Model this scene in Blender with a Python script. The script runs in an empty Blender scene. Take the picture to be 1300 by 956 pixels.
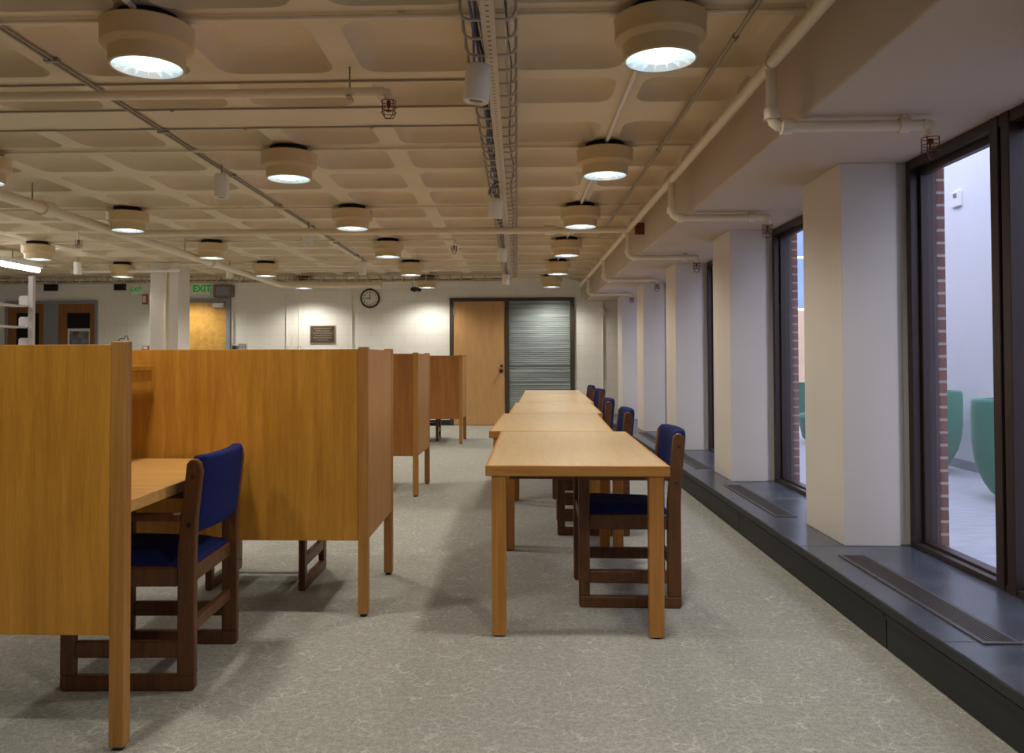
import bpy, bmesh, math, random
from mathutils import Vector, Matrix
random.seed(7)
PI = math.pi
S = bpy.context.scene
COL = S.collection

# ------------------------------------------------------------------ camera, world, exposure
EYE = 1.2
f_px, yaw, ppx, ppy, roll, pitch = 1042.66, .0324, 622.87, 433.5, -.003, .0212
Rv = Vector((math.cos(yaw), math.sin(yaw), 0)); Dv = Vector((-math.sin(yaw), math.cos(yaw), 0)); Zv = Vector((0, 0, 1))
Fv = Dv * math.cos(pitch) + Zv * math.sin(pitch)
Uv = -Dv * math.sin(pitch) + Zv * math.cos(pitch)
c_, s_ = math.cos(roll), math.sin(roll)
R2 = Rv * c_ + Uv * s_; U2 = Uv * c_ - Rv * s_
cam_d = bpy.data.cameras.new('camera'); cam = bpy.data.objects.new('camera', cam_d); COL.objects.link(cam)
cam.matrix_world = Matrix(((R2.x, U2.x, -Fv.x, 0), (R2.y, U2.y, -Fv.y, 0), (R2.z, U2.z, -Fv.z, EYE), (0, 0, 0, 1)))
cam_d.sensor_width = 36; cam_d.lens = f_px / 1300 * 36
cam_d.shift_x = (650 - ppx) / 1300; cam_d.shift_y = (ppy - 478) / 1300
cam_d.clip_start = .05; cam_d.clip_end = 200
S.camera = cam
S.view_settings.view_transform = 'Standard'; S.view_settings.look = 'None'
S.view_settings.gamma = 1; S.view_settings.use_curve_mapping = False
S.view_settings.exposure = 0.38
S.cycles.max_bounces = 10; S.cycles.diffuse_bounces = 6; S.cycles.glossy_bounces = 4
S.cycles.transparent_max_bounces = 12; S.cycles.sample_clamp_indirect = 6
S.cycles.use_denoising = True

SPOT_W = 54.0            # each downlight
LAMP_COL = (1.0, .965, .875)
SKY_COL = (.66, .73, 1.0)
SKY_S = 3.6
w = bpy.data.worlds.new('world'); S.world = w; w.use_nodes = True
w.node_tree.nodes['Background'].inputs[0].default_value = (*SKY_COL, 1)
w.node_tree.nodes['Background'].inputs[1].default_value = SKY_S

# ------------------------------------------------------------------ materials
M = {}
def mat(name, col, rough=.6, metal=0, var=0, vscale=5, vstretch=(1, 1, 1), col2=None, bump=0, bscale=60,
        bstretch=(1, 1, 1), spec=.5, emis=None, estr=0, coat=0, sheen=0):
    m = bpy.data.materials.new(name); m.use_nodes = True
    nt = m.node_tree; b = nt.nodes['Principled BSDF']
    b.inputs['Base Color'].default_value = (*col, 1); b.inputs['Roughness'].default_value = rough
    b.inputs['Metallic'].default_value = metal; b.inputs['Specular IOR Level'].default_value = spec
    if coat: b.inputs['Coat Weight'].default_value = coat; b.inputs['Coat Roughness'].default_value = .2
    if sheen: b.inputs['Sheen Weight'].default_value = sheen
    if emis: b.inputs['Emission Color'].default_value = (*emis, 1); b.inputs['Emission Strength'].default_value = estr
    tc = None
    if var or bump:
        tc = nt.nodes.new('ShaderNodeTexCoord')
    if var:
        mp = nt.nodes.new('ShaderNodeMapping'); mp.inputs['Scale'].default_value = vstretch
        nt.links.new(tc.outputs['Object'], mp.inputs['Vector'])
        n = nt.nodes.new('ShaderNodeTexNoise'); n.inputs['Scale'].default_value = vscale; n.inputs['Detail'].default_value = 6
        nt.links.new(mp.outputs[0], n.inputs['Vector'])
        r = nt.nodes.new('ShaderNodeValToRGB')
        c2 = col2 or tuple(max(0, c * (1 - var)) for c in col)
        r.color_ramp.elements[0].position = .32; r.color_ramp.elements[1].position = .68
        r.color_ramp.elements[0].color = (*c2, 1); r.color_ramp.elements[1].color = (*col, 1)
        nt.links.new(n.outputs['Fac'], r.inputs[0]); nt.links.new(r.outputs[0], b.inputs['Base Color'])
    if bump:
        mp = nt.nodes.new('ShaderNodeMapping'); mp.inputs['Scale'].default_value = bstretch
        nt.links.new(tc.outputs['Object'], mp.inputs['Vector'])
        n = nt.nodes.new('ShaderNodeTexNoise'); n.inputs['Scale'].default_value = bscale; n.inputs['Detail'].default_value = 4
        nt.links.new(mp.outputs[0], n.inputs['Vector'])
        bp = nt.nodes.new('ShaderNodeBump'); bp.inputs['Strength'].default_value = bump; bp.inputs['Distance'].default_value = .01
        nt.links.new(n.outputs['Fac'], bp.inputs['Height']); nt.links.new(bp.outputs[0], b.inputs['Normal'])
    M[name] = m
    return m

def wood(name, dark, light, grain=(1, 1, 1), rough=.42, fleck=.35, coat=0, figure=True):
    """straight grained veneer; grain = mapping scale, small value along the grain"""
    m = bpy.data.materials.new(name); m.use_nodes = True; nt = m.node_tree; b = nt.nodes['Principled BSDF']
    tc = nt.nodes.new('ShaderNodeTexCoord')
    mp = nt.nodes.new('ShaderNodeMapping'); mp.inputs['Scale'].default_value = grain
    nt.links.new(tc.outputs['Object'], mp.inputs['Vector'])
    n1 = nt.nodes.new('ShaderNodeTexNoise'); n1.inputs['Scale'].default_value = 3.0; n1.inputs['Detail'].default_value = 5; n1.inputs['Distortion'].default_value = .6
    n2 = nt.nodes.new('ShaderNodeTexNoise'); n2.inputs['Scale'].default_value = 24; n2.inputs['Detail'].default_value = 6
    nt.links.new(mp.outputs[0], n1.inputs['Vector']); nt.links.new(mp.outputs[0], n2.inputs['Vector'])
    mx = nt.nodes.new('ShaderNodeMix'); mx.data_type = 'FLOAT'; mx.inputs[0].default_value = fleck
    nt.links.new(n1.outputs['Fac'], mx.inputs[2]); nt.links.new(n2.outputs['Fac'], mx.inputs[3])
    r = nt.nodes.new('ShaderNodeValToRGB'); r.color_ramp.elements[0].position = .3; r.color_ramp.elements[1].position = .66
    r.color_ramp.elements[0].color = (*dark, 1); r.color_ramp.elements[1].color = (*light, 1)
    nt.links.new(mx.outputs[0], r.inputs[0]); nt.links.new(r.outputs[0], b.inputs['Base Color'])
    b.inputs['Roughness'].default_value = rough; b.inputs['Specular IOR Level'].default_value = .4
    if coat: b.inputs['Coat Weight'].default_value = coat; b.inputs['Coat Roughness'].default_value = .25
    M[name] = m; return m

def lin(r, g, b):
    f = lambda c: (c / 255 / 12.92) if c / 255 <= .04045 else ((c / 255 + .055) / 1.055) ** 2.4
    return (f(r), f(g), f(b))

mat('ceiling_paint', (.72, .61, .44), .75, var=.07, vscale=2.2, bump=.08, bscale=30)
mat('unseen_wall_dark', (.16, .13, .10), .8, var=.4, vscale=3)  # unseen walls, coloured dark to hold down the bounced light
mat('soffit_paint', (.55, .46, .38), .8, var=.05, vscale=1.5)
mat('pillar_paint', (.72, .66, .59), .7, var=.04, vscale=2, bump=.04, bscale=50)
mat('pipe_paint', (.76, .66, .50), .45)
mat('pipe_white', (.80, .76, .68), .45)
mat('conduit_metal', (.33, .28, .22), .45, metal=.5)
mat('housing_paint', (.60, .44, .23), .45)
mat('housing_white', (.80, .76, .66), .45)
mat('tray_metal', (.50, .43, .35), .5, metal=.1)
mat('black', (.012, .012, .013), .5)
mat('dark_gap', (.01, .009, .008), .9)
mat('cable_black', (.02, .02, .025), .5)
mat('cable_blue', (.06, .07, .25), .5)
mat('cage_red', (.14, .035, .02), .5)
mat('bronze_frame', (.038, .022, .017), .38, metal=.2)
mat('bronze_panel', (.055, .036, .032), .5)
mat('door_frame_dark', (.05, .038, .025), .5)
mat('grey_frame', (.26, .27, .31), .5)
mat('metal_plate', (.55, .54, .52), .35, metal=.8)
mat('grey_box', (.20, .17, .145), .6)
mat('white_plastic', (.8, .8, .77), .4)
mat('clock_white', (.78, .78, .74), .35)
mat('red_plastic', (.35, .04, .03), .45)
mat('exit_green', (.01, .20, .04), .5, emis=(.02, .9, .10), estr=.10)
mat('exit_pale', (.62, .62, .52), .5, emis=(.8, .9, .7), estr=.03)
mat('slate', (.085, .095, .125), .27, var=.5, vscale=4.5, bump=.008, bscale=9)
mat('ledge_cover', (.018, .018, .019), .5, var=.3, vscale=4)
mat('grille_metal', (.105, .09, .085), .42, metal=.4)
mat('blue_fabric', (.011, .018, .105), .9, var=.35, vscale=140, bump=.15, bscale=400, spec=.15)
mat('green_fabric', (.018, .22, .14), .8, var=.2, vscale=3, sheen=.2)
mat('outdoor_floor', (.42, .42, .45), .65, var=.25, vscale=5, vstretch=(1, 4, 1))
mat('outdoor_wall', (.80, .80, .83), .8, var=.05, vscale=1.2)
mat('outdoor_tan', (.50, .33, .20), .8, var=.15, vscale=2)
mat('outdoor_glass', (.22, .30, .42), .2, var=.3, vscale=1)
mat('blind_metal', (.32, .36, .355), .62, metal=.3, var=.35, vscale=2, vstretch=(.6, 1, 9))
mat('plaque_metal', (.16, .12, .08), .4, metal=.5, var=.4, vscale=14)
mat('plaque_light', (.36, .30, .22), .4, metal=.4)
mat('dark_glass', (.015, .017, .018), .12)
mat('poster', (.30, .30, .34), .6, var=.7, vscale=9)
mat('shelf_paint', (.62, .59, .58), .45)
mat('tube_glow', (1, 1, 1), .5, emis=(1, .97, .98), estr=16)
mat('lens_glow', (1, 1, 1), .4, emis=(.97, 1, .97), estr=1.5)
mat('reflector', (.70, .76, .78), .28, metal=.85, emis=(.8, .95, 1.0), estr=.35)  # own glow put in for lamplight caught inside the drum
mat('bolt_metal', (.06, .045, .035), .4, metal=.7)

wood('carrel_panel', lin(162, 108, 32), lin(200, 142, 52), (9, 9, .55), .40)
wood('carrel_side', lin(160, 108, 52), lin(188, 134, 74), (12, 12, .6), .42)
wood('carrel_post', lin(146, 96, 42), lin(178, 126, 62), (22, 22, .7), .42)
wood('carrel_desk', lin(186, 134, 66), lin(214, 164, 96), (9, .9, 9), .36)
wood('table_oak', lin(202, 168, 118), lin(224, 192, 144), (14, .9, 14), .30, fleck=.5, coat=.25)
wood('table_edge', lin(168, 112, 50), lin(196, 140, 72), (1.2, 1.2, 20), .38)
wood('table_leg', lin(160, 104, 44), lin(194, 136, 66), (24, 24, .8), .40)
wood('chair_wood', lin(68, 41, 20), lin(110, 70, 37), (16, 16, 1.4), .42)
wood('door_wood', lin(184, 140, 90), lin(200, 156, 104), (6, 6, .8), .5)
wood('door_yellow', lin(190, 140, 62), lin(220, 172, 92), (3, 3, 3), .35, fleck=.3)
wood('door_brown', lin(128, 84, 46), lin(156, 106, 62), (8, 8, .8), .5)

def carpet():
    m = bpy.data.materials.new('carpet'); m.use_nodes = True; nt = m.node_tree; b = nt.nodes['Principled BSDF']
    b.inputs['Roughness'].default_value = .95; b.inputs['Specular IOR Level'].default_value = .1
    N = nt.nodes.new; Lk = nt.links.new
    tc = N('ShaderNodeTexCoord')
    def noise(scale, detail=4, st=(1, 1, 1)):
        mp = N('ShaderNodeMapping'); mp.inputs['Scale'].default_value = st; Lk(tc.outputs['Object'], mp.inputs['Vector'])
        n = N('ShaderNodeTexNoise'); n.inputs['Scale'].default_value = scale; n.inputs['Detail'].default_value = detail
        Lk(mp.outputs[0], n.inputs['Vector']); return n
    n0 = noise(7, 3); fine = noise(150, 3); mid = noise(48, 5)
    # loose wandering pale threads: cell borders of a distorted voronoi
    add = N('ShaderNodeMixRGB'); add.blend_type = 'ADD'; add.inputs[0].default_value = .16
    Lk(tc.outputs['Object'], add.inputs[1]); Lk(n0.outputs['Color'], add.inputs[2])
    mp = N('ShaderNodeMapping'); mp.inputs['Scale'].default_value = (1, 1.5, 1); Lk(add.outputs[0], mp.inputs['Vector'])
    v = N('ShaderNodeTexVoronoi'); v.feature = 'DISTANCE_TO_EDGE'; v.inputs['Scale'].default_value = 12; Lk(mp.outputs[0], v.inputs['Vector'])
    r = N('ShaderNodeValToRGB'); r.color_ramp.elements[0].position = 0; r.color_ramp.elements[0].color = (1, 1, 1, 1)
    r.color_ramp.elements[1].position = .035; r.color_ramp.elements[1].color = (0, 0, 0, 1); Lk(v.outputs['Distance'], r.inputs[0])
    rm = N('ShaderNodeMath'); rm.operation = 'MULTIPLY'; Lk(r.outputs[0], rm.inputs[0]); mk = N('ShaderNodeMapRange'); mk.inputs[1].default_value = .40; mk.inputs[2].default_value = .62; mk.inputs[4].default_value = .8; Lk(noise(9, 4).outputs['Fac'], mk.inputs[0]); Lk(mk.outputs[0], rm.inputs[1])
    base = N('ShaderNodeValToRGB'); base.color_ramp.elements[0].position = .40; base.color_ramp.elements[1].position = .60
    base.color_ramp.elements[0].color = (.265, .258, .222, 1); base.color_ramp.elements[1].color = (.41, .396, .342, 1)
    mxf = N('ShaderNodeMix'); mxf.data_type = 'FLOAT'; mxf.inputs[0].default_value = .40
    Lk(fine.outputs['Fac'], mxf.inputs[2]); Lk(mid.outputs['Fac'], mxf.inputs[3]); Lk(mxf.outputs[0], base.inputs[0])
    mx = N('ShaderNodeMixRGB'); mx.blend_type = 'MIX'; Lk(rm.outputs[0], mx.inputs[0]); Lk(base.outputs[0], mx.inputs[1])
    mx.inputs[2].default_value = (.60, .58, .52, 1); Lk(mx.outputs[0], b.inputs['Base Color'])
    bp = N('ShaderNodeBump'); bp.inputs['Strength'].default_value = .35; bp.inputs['Distance'].default_value = .004
    Lk(fine.outputs['Fac'], bp.inputs['Height']); Lk(bp.outputs[0], b.inputs['Normal'])
    M['carpet'] = m
carpet()

def brickmat(name, c1, c2, mortar, bw, bh, ms, axes, rough=.85, offset=.5, bump=.4):
    """axes: which object axes become the brick texture's x and y"""
    m = bpy.data.materials.new(name); m.use_nodes = True; nt = m.node_tree; b = nt.nodes['Principled BSDF']
    N = nt.nodes.new; Lk = nt.links.new
    tc = N('ShaderNodeTexCoord'); sp = N('ShaderNodeSeparateXYZ'); cb = N('ShaderNodeCombineXYZ'); Lk(tc.outputs['Object'], sp.inputs[0])
    if axes[0] == 'XY':
        a = N('ShaderNodeMath'); Lk(sp.outputs['X'], a.inputs[0]); Lk(sp.outputs['Y'], a.inputs[1]); Lk(a.outputs[0], cb.inputs['X'])
    else:
        Lk(sp.outputs[axes[0]], cb.inputs['X'])
    Lk(sp.outputs[axes[1]], cb.inputs['Y'])
    t = N('ShaderNodeTexBrick'); t.inputs['Scale'].default_value = 1; t.inputs['Brick Width'].default_value = bw; t.inputs['Row Height'].default_value = bh
    t.inputs['Mortar Size'].default_value = ms; t.inputs['Mortar Smooth'].default_value = .2; t.offset = offset
    t.inputs['Color1'].default_value = (*c1, 1); t.inputs['Color2'].default_value = (*c2, 1); t.inputs['Mortar'].default_value = (*mortar, 1)
    Lk(cb.outputs[0], t.inputs['Vector']); Lk(t.outputs['Color'], b.inputs['Base Color']); b.inputs['Roughness'].default_value = rough
    iv = N('ShaderNodeMath'); iv.operation = 'SUBTRACT'; iv.inputs[0].default_value = 1; Lk(t.outputs['Fac'], iv.inputs[1])
    bp = N('ShaderNodeBump'); bp.inputs['Strength'].default_value = bump; bp.inputs['Distance'].default_value = .006
    Lk(iv.outputs[0], bp.inputs['Height']); Lk(bp.outputs[0], b.inputs['Normal'])
    M[name] = m
brickmat('block_wall', (.85, .83, .77), (.84, .82, .76), (.76, .74, .68), .41, .205, .005, ('X', 'Z'), .6, bump=.3)
brickmat('brick_red', (.20, .075, .055), (.14, .055, .045), (.36, .31, .28), .21, .067, .008, ('XY', 'Z'), .85)

def strut():
    m = mat('strut_slotted', (.50, .43, .34), .45, metal=.3); nt = m.node_tree; b = nt.nodes['Principled BSDF']; N = nt.nodes.new; Lk = nt.links.new
    tc = N('ShaderNodeTexCoord'); sp = N('ShaderNodeSeparateXYZ'); Lk(tc.outputs['Object'], sp.inputs[0])
    def mth(op, a, v):
        n = N('ShaderNodeMath'); n.operation = op; Lk(a, n.inputs[0])
        if isinstance(v, (int, float)): n.inputs[1].default_value = v
        else: Lk(v, n.inputs[1])
        return n.outputs[0]
    fx = mth('LESS_THAN', mth('PINGPONG', sp.outputs['X'], .024), .0055); fy = mth('LESS_THAN', mth('ABSOLUTE', sp.outputs['Y'], 0), .0065)
    f = mth('MULTIPLY', fx, fy); mx = N('ShaderNodeMixRGB'); Lk(f, mx.inputs[0]); mx.inputs[1].default_value = (.50, .43, .34, 1); mx.inputs[2].default_value = (.04, .02, .015, 1)
    Lk(mx.outputs[0], b.inputs['Base Color'])
strut()

def glass():
    m = bpy.data.materials.new('window_glass'); m.use_nodes = True; nt = m.node_tree; nt.nodes.clear()
    o = nt.nodes.new('ShaderNodeOutputMaterial'); mx = nt.nodes.new('ShaderNodeMixShader')
    t = nt.nodes.new('ShaderNodeBsdfTransparent'); t.inputs[0].default_value = (.93, .95, .97, 1)
    g = nt.nodes.new('ShaderNodeBsdfGlossy'); g.inputs['Roughness'].default_value = .02
    fr = nt.nodes.new('ShaderNodeLayerWeight'); fr.inputs[0].default_value = .12
    nt.links.new(fr.outputs['Facing'], mx.inputs[0]); nt.links.new(t.outputs[0], mx.inputs[1]); nt.links.new(g.outputs[0], mx.inputs[2])
    nt.links.new(mx.outputs[0], o.inputs[0]); M['window_glass'] = m
glass()

# ------------------------------------------------------------------ mesh helpers
class MB:
    def __init__(s): s.v = []; s.f = []; s.sm = []
    def add(s, vs, fs, smooth=False):
        o = len(s.v); s.v += [tuple(v) for v in vs]; s.f += [tuple(i + o for i in f) for f in fs]; s.sm += [smooth] * len(fs); return s
    def box(s, x0, x1, y0, y1, z0, z1):
        vs = [(x, y, z) for z in (z0, z1) for y in (y0, y1) for x in (x0, x1)]
        return s.add(vs, [(0, 2, 3, 1), (4, 5, 7, 6), (0, 1, 5, 4), (2, 6, 7, 3), (0, 4, 6, 2), (1, 3, 7, 5)])
    def tube(s, pts, r, n=10, cap=True):
        pts = [Vector(p) for p in pts]; rings = []
        up = None
        for i, p in enumerate(pts):
            a = pts[max(i - 1, 0)]; b = pts[min(i + 1, len(pts) - 1)]; t = (b - a).normalized()
            if up is None:
                up = Vector((0, 0, 1)) if abs(t.z) < .9 else Vector((1, 0, 0))
            u = (up - t * up.dot(t)).normalized(); up = u; v = t.cross(u)
            rr = r[i] if isinstance(r, (list, tuple)) else r
            k = 1.0
            rings.append([p + (u * math.cos(2 * PI * j / n) + v * math.sin(2 * PI * j / n)) * rr * k for j in range(n)])
        vs = [q for rg in rings for q in rg]; fs = []
        for i in range(len(pts) - 1):
            for j in range(n):
                fs.append((i * n + j, i * n + (j + 1) % n, (i + 1) * n + (j + 1) % n, (i + 1) * n + j))
        s.add(vs, fs, True)
        if cap:
            s.add(rings[0], [tuple(range(n))[::-1]]); s.add(rings[-1], [tuple(range(n))])
        return s
    def lathe(s, prof, n=40, c=(0, 0, 0), smooth=True, close=False):
        vs = [(c[0] + r * math.cos(2 * PI * j / n), c[1] + r * math.sin(2 * PI * j / n), c[2] + z) for r, z in prof for j in range(n)]
        fs = []
        for i in range(len(prof) - 1):
            for j in range(n):
                fs.append((i * n + j, i * n + (j + 1) % n, (i + 1) * n + (j + 1) % n, (i + 1) * n + j))
        s.add(vs, fs, smooth); return s
    def disc(s, r, z, n=40, c=(0, 0), up=False):
        vs = [(c[0] + r * math.cos(2 * PI * j / n), c[1] + r * math.sin(2 * PI * j / n), z) for j in range(n)]
        s.add(vs, [tuple(range(n)) if up else tuple(range(n))[::-1]]); return s
    def prism(s, poly, y0, y1, axis='Y'):
        """poly of (a,b): extruded along axis"""
        n = len(poly)
        if axis == 'Y': P = lambda a, b, t: (a, t, b)
        elif axis == 'X': P = lambda a, b, t: (t, a, b)
        else: P = lambda a, b, t: (a, b, t)
        vs = [P(a, b, y0) for a, b in poly] + [P(a, b, y1) for a, b in poly]
        fs = [tuple(range(n)), tuple(range(n, 2 * n))[::-1]] + [(i, n + i, n + (i + 1) % n, (i + 1) % n) for i in range(n)]
        return s.add(vs, fs)
    def build(s, name, m, parent=None, bevel=0, bseg=2, off=(0, 0, 0), autosmooth=False):
        me = bpy.data.meshes.new(name); o = bpy.data.objects.new(name, me)
        vs = [(a - off[0], b - off[1], c - off[2]) for a, b, c in s.v]
        me.from_pydata(vs, [], s.f); me.polygons.foreach_set('use_smooth', s.sm)
        bm = bmesh.new(); bm.from_mesh(me); bmesh.ops.recalc_face_normals(bm, faces=bm.faces); bm.to_mesh(me); bm.free()
        me.materials.append(M[m] if isinstance(m, str) else m)
        COL.objects.link(o)
        if parent is not None: o.parent = parent
        if off != (0, 0, 0) and parent is None: o.location = off
        if bevel:
            b = o.modifiers.new('bevel', 'BEVEL'); b.width = bevel; b.segments = bseg; b.limit_method = 'ANGLE'; b.angle_limit = math.radians(40)
        return o

def thing(name, label, cat, loc=(0, 0, 0), rz=0, group=None):
    o = bpy.data.objects.new(name, None); COL.objects.link(o); o.empty_display_size = .1
    o.location = loc; o.rotation_euler = (0, 0, rz); return tag(o, label, cat, group)
def tag(o, label, cat, group=None, kind=None):
    o['label'] = label; o['category'] = cat
    if group: o['group'] = group
    if kind: o['kind'] = kind
    return o
def struct(o): o['kind'] = 'structure'; return o
def sempty(name):
    o = bpy.data.objects.new(name, None); COL.objects.link(o); return struct(o)
def copy_tree(o, parent=None):
    c = o.copy(); COL.objects.link(c)
    if parent is not None: c.parent = parent
    for ch in list(o.children): copy_tree(ch, c)
    return c
def dup(o, label, loc, rz=0, group=None):
    c = copy_tree(o); c.location = loc; c.rotation_euler = (0, 0, rz); c['label'] = label
    if group: c['group'] = group
    return c
def text_mesh(name, body, size, m, parent, loc, rot=(PI / 2, 0, 0), depth=.002, bold=0):
    cu = bpy.data.curves.new(name, 'FONT'); cu.body = body; cu.size = size; cu.align_x = 'CENTER'; cu.align_y = 'CENTER'; cu.extrude = depth; cu.offset = bold
    t = bpy.data.objects.new(name, cu); COL.objects.link(t); bpy.context.view_layer.update()
    me = bpy.data.meshes.new_from_object(t.evaluated_get(bpy.context.evaluated_depsgraph_get()))
    bpy.data.objects.remove(t)
    o = bpy.data.objects.new(name, me); COL.objects.link(o); me.materials.clear(); me.materials.append(M[m])
    o.parent = parent; o.location = loc; o.rotation_euler = rot; return o

# ------------------------------------------------------------------ the room
CEIL = 2.66; BACK = 14.85; LX = -11.5; FY = -3.5; MOD = .7223; XR = .60; YR = 3.416
SILL = .205; SOF = 2.24; BEAMX = 1.234; WINX = 2.07

struct(MB().box(LX, 1.60, FY, BACK, -.12, 0).build('floor', 'carpet'))
struct(MB().box(LX - .2, 2.3, BACK, BACK + .2, -.12, 3.1).build('wall_back', 'block_wall'))
struct(MB().box(LX - .2, LX, FY, BACK, -.12, 3.1).build('wall_left', 'unseen_wall_dark'))
struct(MB().box(LX - .2, 2.3, FY - .2, FY, -.12, 3.1).build('wall_front', 'unseen_wall_dark'))
struct(MB().box(LX, 1.86, BACK - .012, BACK, 0, .10).build('baseboard_back', 'black'))

# waffle ceiling: one slab of rounded pans
def ceiling():
    mb = MB()
    ys = []
    y = 5.583
    cells = []                       # (y0, y1, pan0, pan1)
    b0 = [(3.416, 4.19, 3.50, 4.13), (4.19, 4.86, 4.25, 4.67), (4.86, 5.583, 5.05, 5.52)]
    k = 0
    while y < BACK:
        y1 = min(y + MOD, BACK); cells.append((y, y1, y + .075, y + MOD - .065 if y + MOD <= BACK else BACK - .06)); y += MOD
    cells = b0 + cells
    y = 3.416
    while y > FY:
        y0 = max(y - MOD, FY); cells.append((y0, y, y0 + .07, y - .07)); y -= MOD
    xs = []
    x = XR + 1 * MOD
    while x > LX:
        x0 = max(x - MOD, LX); x1 = min(x, BEAMX + .05); xs.append((x0, x1, x0 + .07, x - .07)); x -= MOD
    for (y0, y1, p0, p1) in cells:
        for (x0, x1, q0, q1) in xs:
            q1_ = min(q1, x1 - .004); q0_ = max(q0, x0 + .004)
            if q1_ - q0_ < .1 or p1 - p0 < .1:
                mb.add([(x0, y0, CEIL), (x1, y0, CEIL), (x1, y1, CEIL), (x0, y1, CEIL)], [(0, 1, 2, 3)]); continue
            def loop(ins, rad, z, K=5):
                a0, a1, b0_, b1 = q0_ + ins, q1_ - ins, p0 + ins, p1 - ins
                rad = max(min(rad, (a1 - a0) / 2.1, (b1 - b0_) / 2.1), .01); out = []
                for (cx, cy, st) in ((a1 - rad, b1 - rad, 0), (a0 + rad, b1 - rad, 1), (a0 + rad, b0_ + rad, 2), (a1 - rad, b0_ + rad, 3)):
                    for i in range(K):
                        t = (st + i / (K - 1)) * PI / 2; out.append((cx + rad * math.cos(t), cy + rad * math.sin(t), z))
                return out
            L0 = loop(0, .10, CEIL); n = len(L0)
            rc = [(x1, y1, CEIL), (x0, y1, CEIL), (x0, y0, CEIL), (x1, y0, CEIL)]
            vs = L0 + rc; fs = []
            for c in range(4):
                for i in range(4): fs.append((c * 5 + i, c * 5 + i + 1, n + c))
                fs.append((c * 5 + 4, ((c + 1) * 5) % n, n + (c + 1) % 4, n + c))
            mb.add(vs, fs)
            rings = [L0, loop(.010, .10, CEIL + .035), loop(.028, .10, CEIL + .072), loop(.06, .09, CEIL + .098), loop(.10, .08, CEIL + .105)]
            vs = [p for r in rings for p in r]; fs = []
            for i in range(len(rings) - 1):
                for j in range(n): fs.append((i * n + j, i * n + (j + 1) % n, (i + 1) * n + (j + 1) % n, (i + 1) * n + j))
            mb.add(vs, fs, True); mb.add(rings[-1], [tuple(range(n))])
    mb.box(LX, BEAMX + .05, FY, BACK, CEIL + .12, CEIL + .3)
    o = mb.build('ceiling', 'ceiling_paint'); struct(o)
ceiling()

# dropped soffit along the windows
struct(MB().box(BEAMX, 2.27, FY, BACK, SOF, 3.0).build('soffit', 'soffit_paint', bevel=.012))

# ledge of slate slabs with a black cover below
mb = MB(); ys = [FY, -1.5, .0, 1.45, 2.95, 4.42, 5.9, 7.4, 8.9, 10.4, 11.9, 13.4, BACK]
for a, b in zip(ys[:-1], ys[1:]): mb.box(1.487, 2.10, a + .0015, b - .0015, .165, SILL)
struct(mb.build('ledge_slab', 'slate', bevel=.004))
mb = MB(); mb.box(1.525, 2.10, FY, BACK, 0, .165).box(1.4835, 1.487, FY, BACK, .165, .199)
for a, b in zip([FY, -1.0, 1.2, 3.45, 5.7, 8.0, 10.3, 12.6], [-1.0, 1.2, 3.45, 5.7, 8.0, 10.3, 12.6, BACK]):
    mb.box(1.512, 1.53, a + .004, b - .004, .004, .128); mb.box(1.502, 1.53, a + .004, b - .004, .132, .150)
struct(mb.build('ledge_cover', 'ledge_cover', bevel=.002))

# pillars and windows
PY = 4.4265; PD = 2.294; PT = .58
lab = {-1: None}
for k in range(-3, 5):
    y0 = PY + k * PD; y1 = y0 + PT
    o = MB().box(1.728, 2.02, y0, y1, SILL, SOF).box(2.02, WINX + .03, y0 + .03, y1 - .03, SILL, SOF).build('pillar', 'pillar_paint', bevel=.003)
    struct(o)
# outer wall: brick piers, head and spandrel
mb = MB()
for k in range(-3, 5):
    y0 = PY + k * PD; y1 = y0 + PT
    mb.box(2.216, 2.273, y0 + .0, y1 + .0, -.12, 4.2); mb.box(WINX + .03, 2.216, y0 + .03, y1 - .03, -.12, 4.2)
mb.box(WINX + .03, 2.273, FY, BACK, SOF + .03, 4.2); mb.box(WINX + .03, 2.273, FY, BACK, -.12, .19)
mb.box(WINX, 2.273, PY + 4 * PD + PT, BACK, -.12, 4.2)
struct(mb.build('wall_right', 'brick_red'))

def make_window(n, y0, y1):
    w = sempty('window_%d' % n); ym = (y0 + y1) / 2; H1 = SOF; H0 = SILL
    m = MB()
    # outer frame : two steps
    m.box(WINX, 2.11, y0, y0 + .05, H0, H1).box(WINX, 2.11, y1 - .05, y1, H0, H1)
    m.box(WINX, 2.11, y0 + .05, y1 - .05, H1 - .05, H1).box(WINX, 2.11, y0 + .05, y1 - .05, H0, H0 + .028)
    m.box(2.112, 2.15, y0 + .012, y0 + .075, H0, H1).box(2.112, 2.15, y1 - .075, y1 - .012, H0, H1)
    m.box(2.112, 2.15, y0 + .075, y1 - .075, H1 - .085, H1).box(2.112, 2.15, y0 + .075, y1 - .075, H0, H0 + .04)
    m.build('frame', 'bronze_frame', w, bevel=.003)
    m = MB()
    m.box(2.152, 2.215, y0 + .005, y0 + .03, H0, H1).box(2.152, 2.215, y1 - .03, y1 - .005, H0, H1).box(2.152, 2.215, y0 + .03, y1 - .03, H0 - .01, H0 + .02)
    m.build('jamb_panel', 'bronze_panel', w)
    m = MB()
    m.box(WINX - .005, 2.16, ym - .07, ym - .012, H0, H1).box(WINX - .005, 2.16, ym + .012, ym + .07, H0, H1).box(WINX + .02, 2.15, ym - .012, ym + .012, H0, H1)
    m.build('mullion', 'bronze_frame', w, bevel=.003)
    for a, b in ((y0 + .07, ym - .07), (ym + .07, y1 - .07)):
        MB().add([(2.13, a, H0 + .03), (2.13, b, H0 + .03), (2.13, b, H1 - .08), (2.13, a, H1 - .08)], [(0, 1, 2, 3)]).build('glass_pane', 'window_glass', w)
    return w
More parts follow.
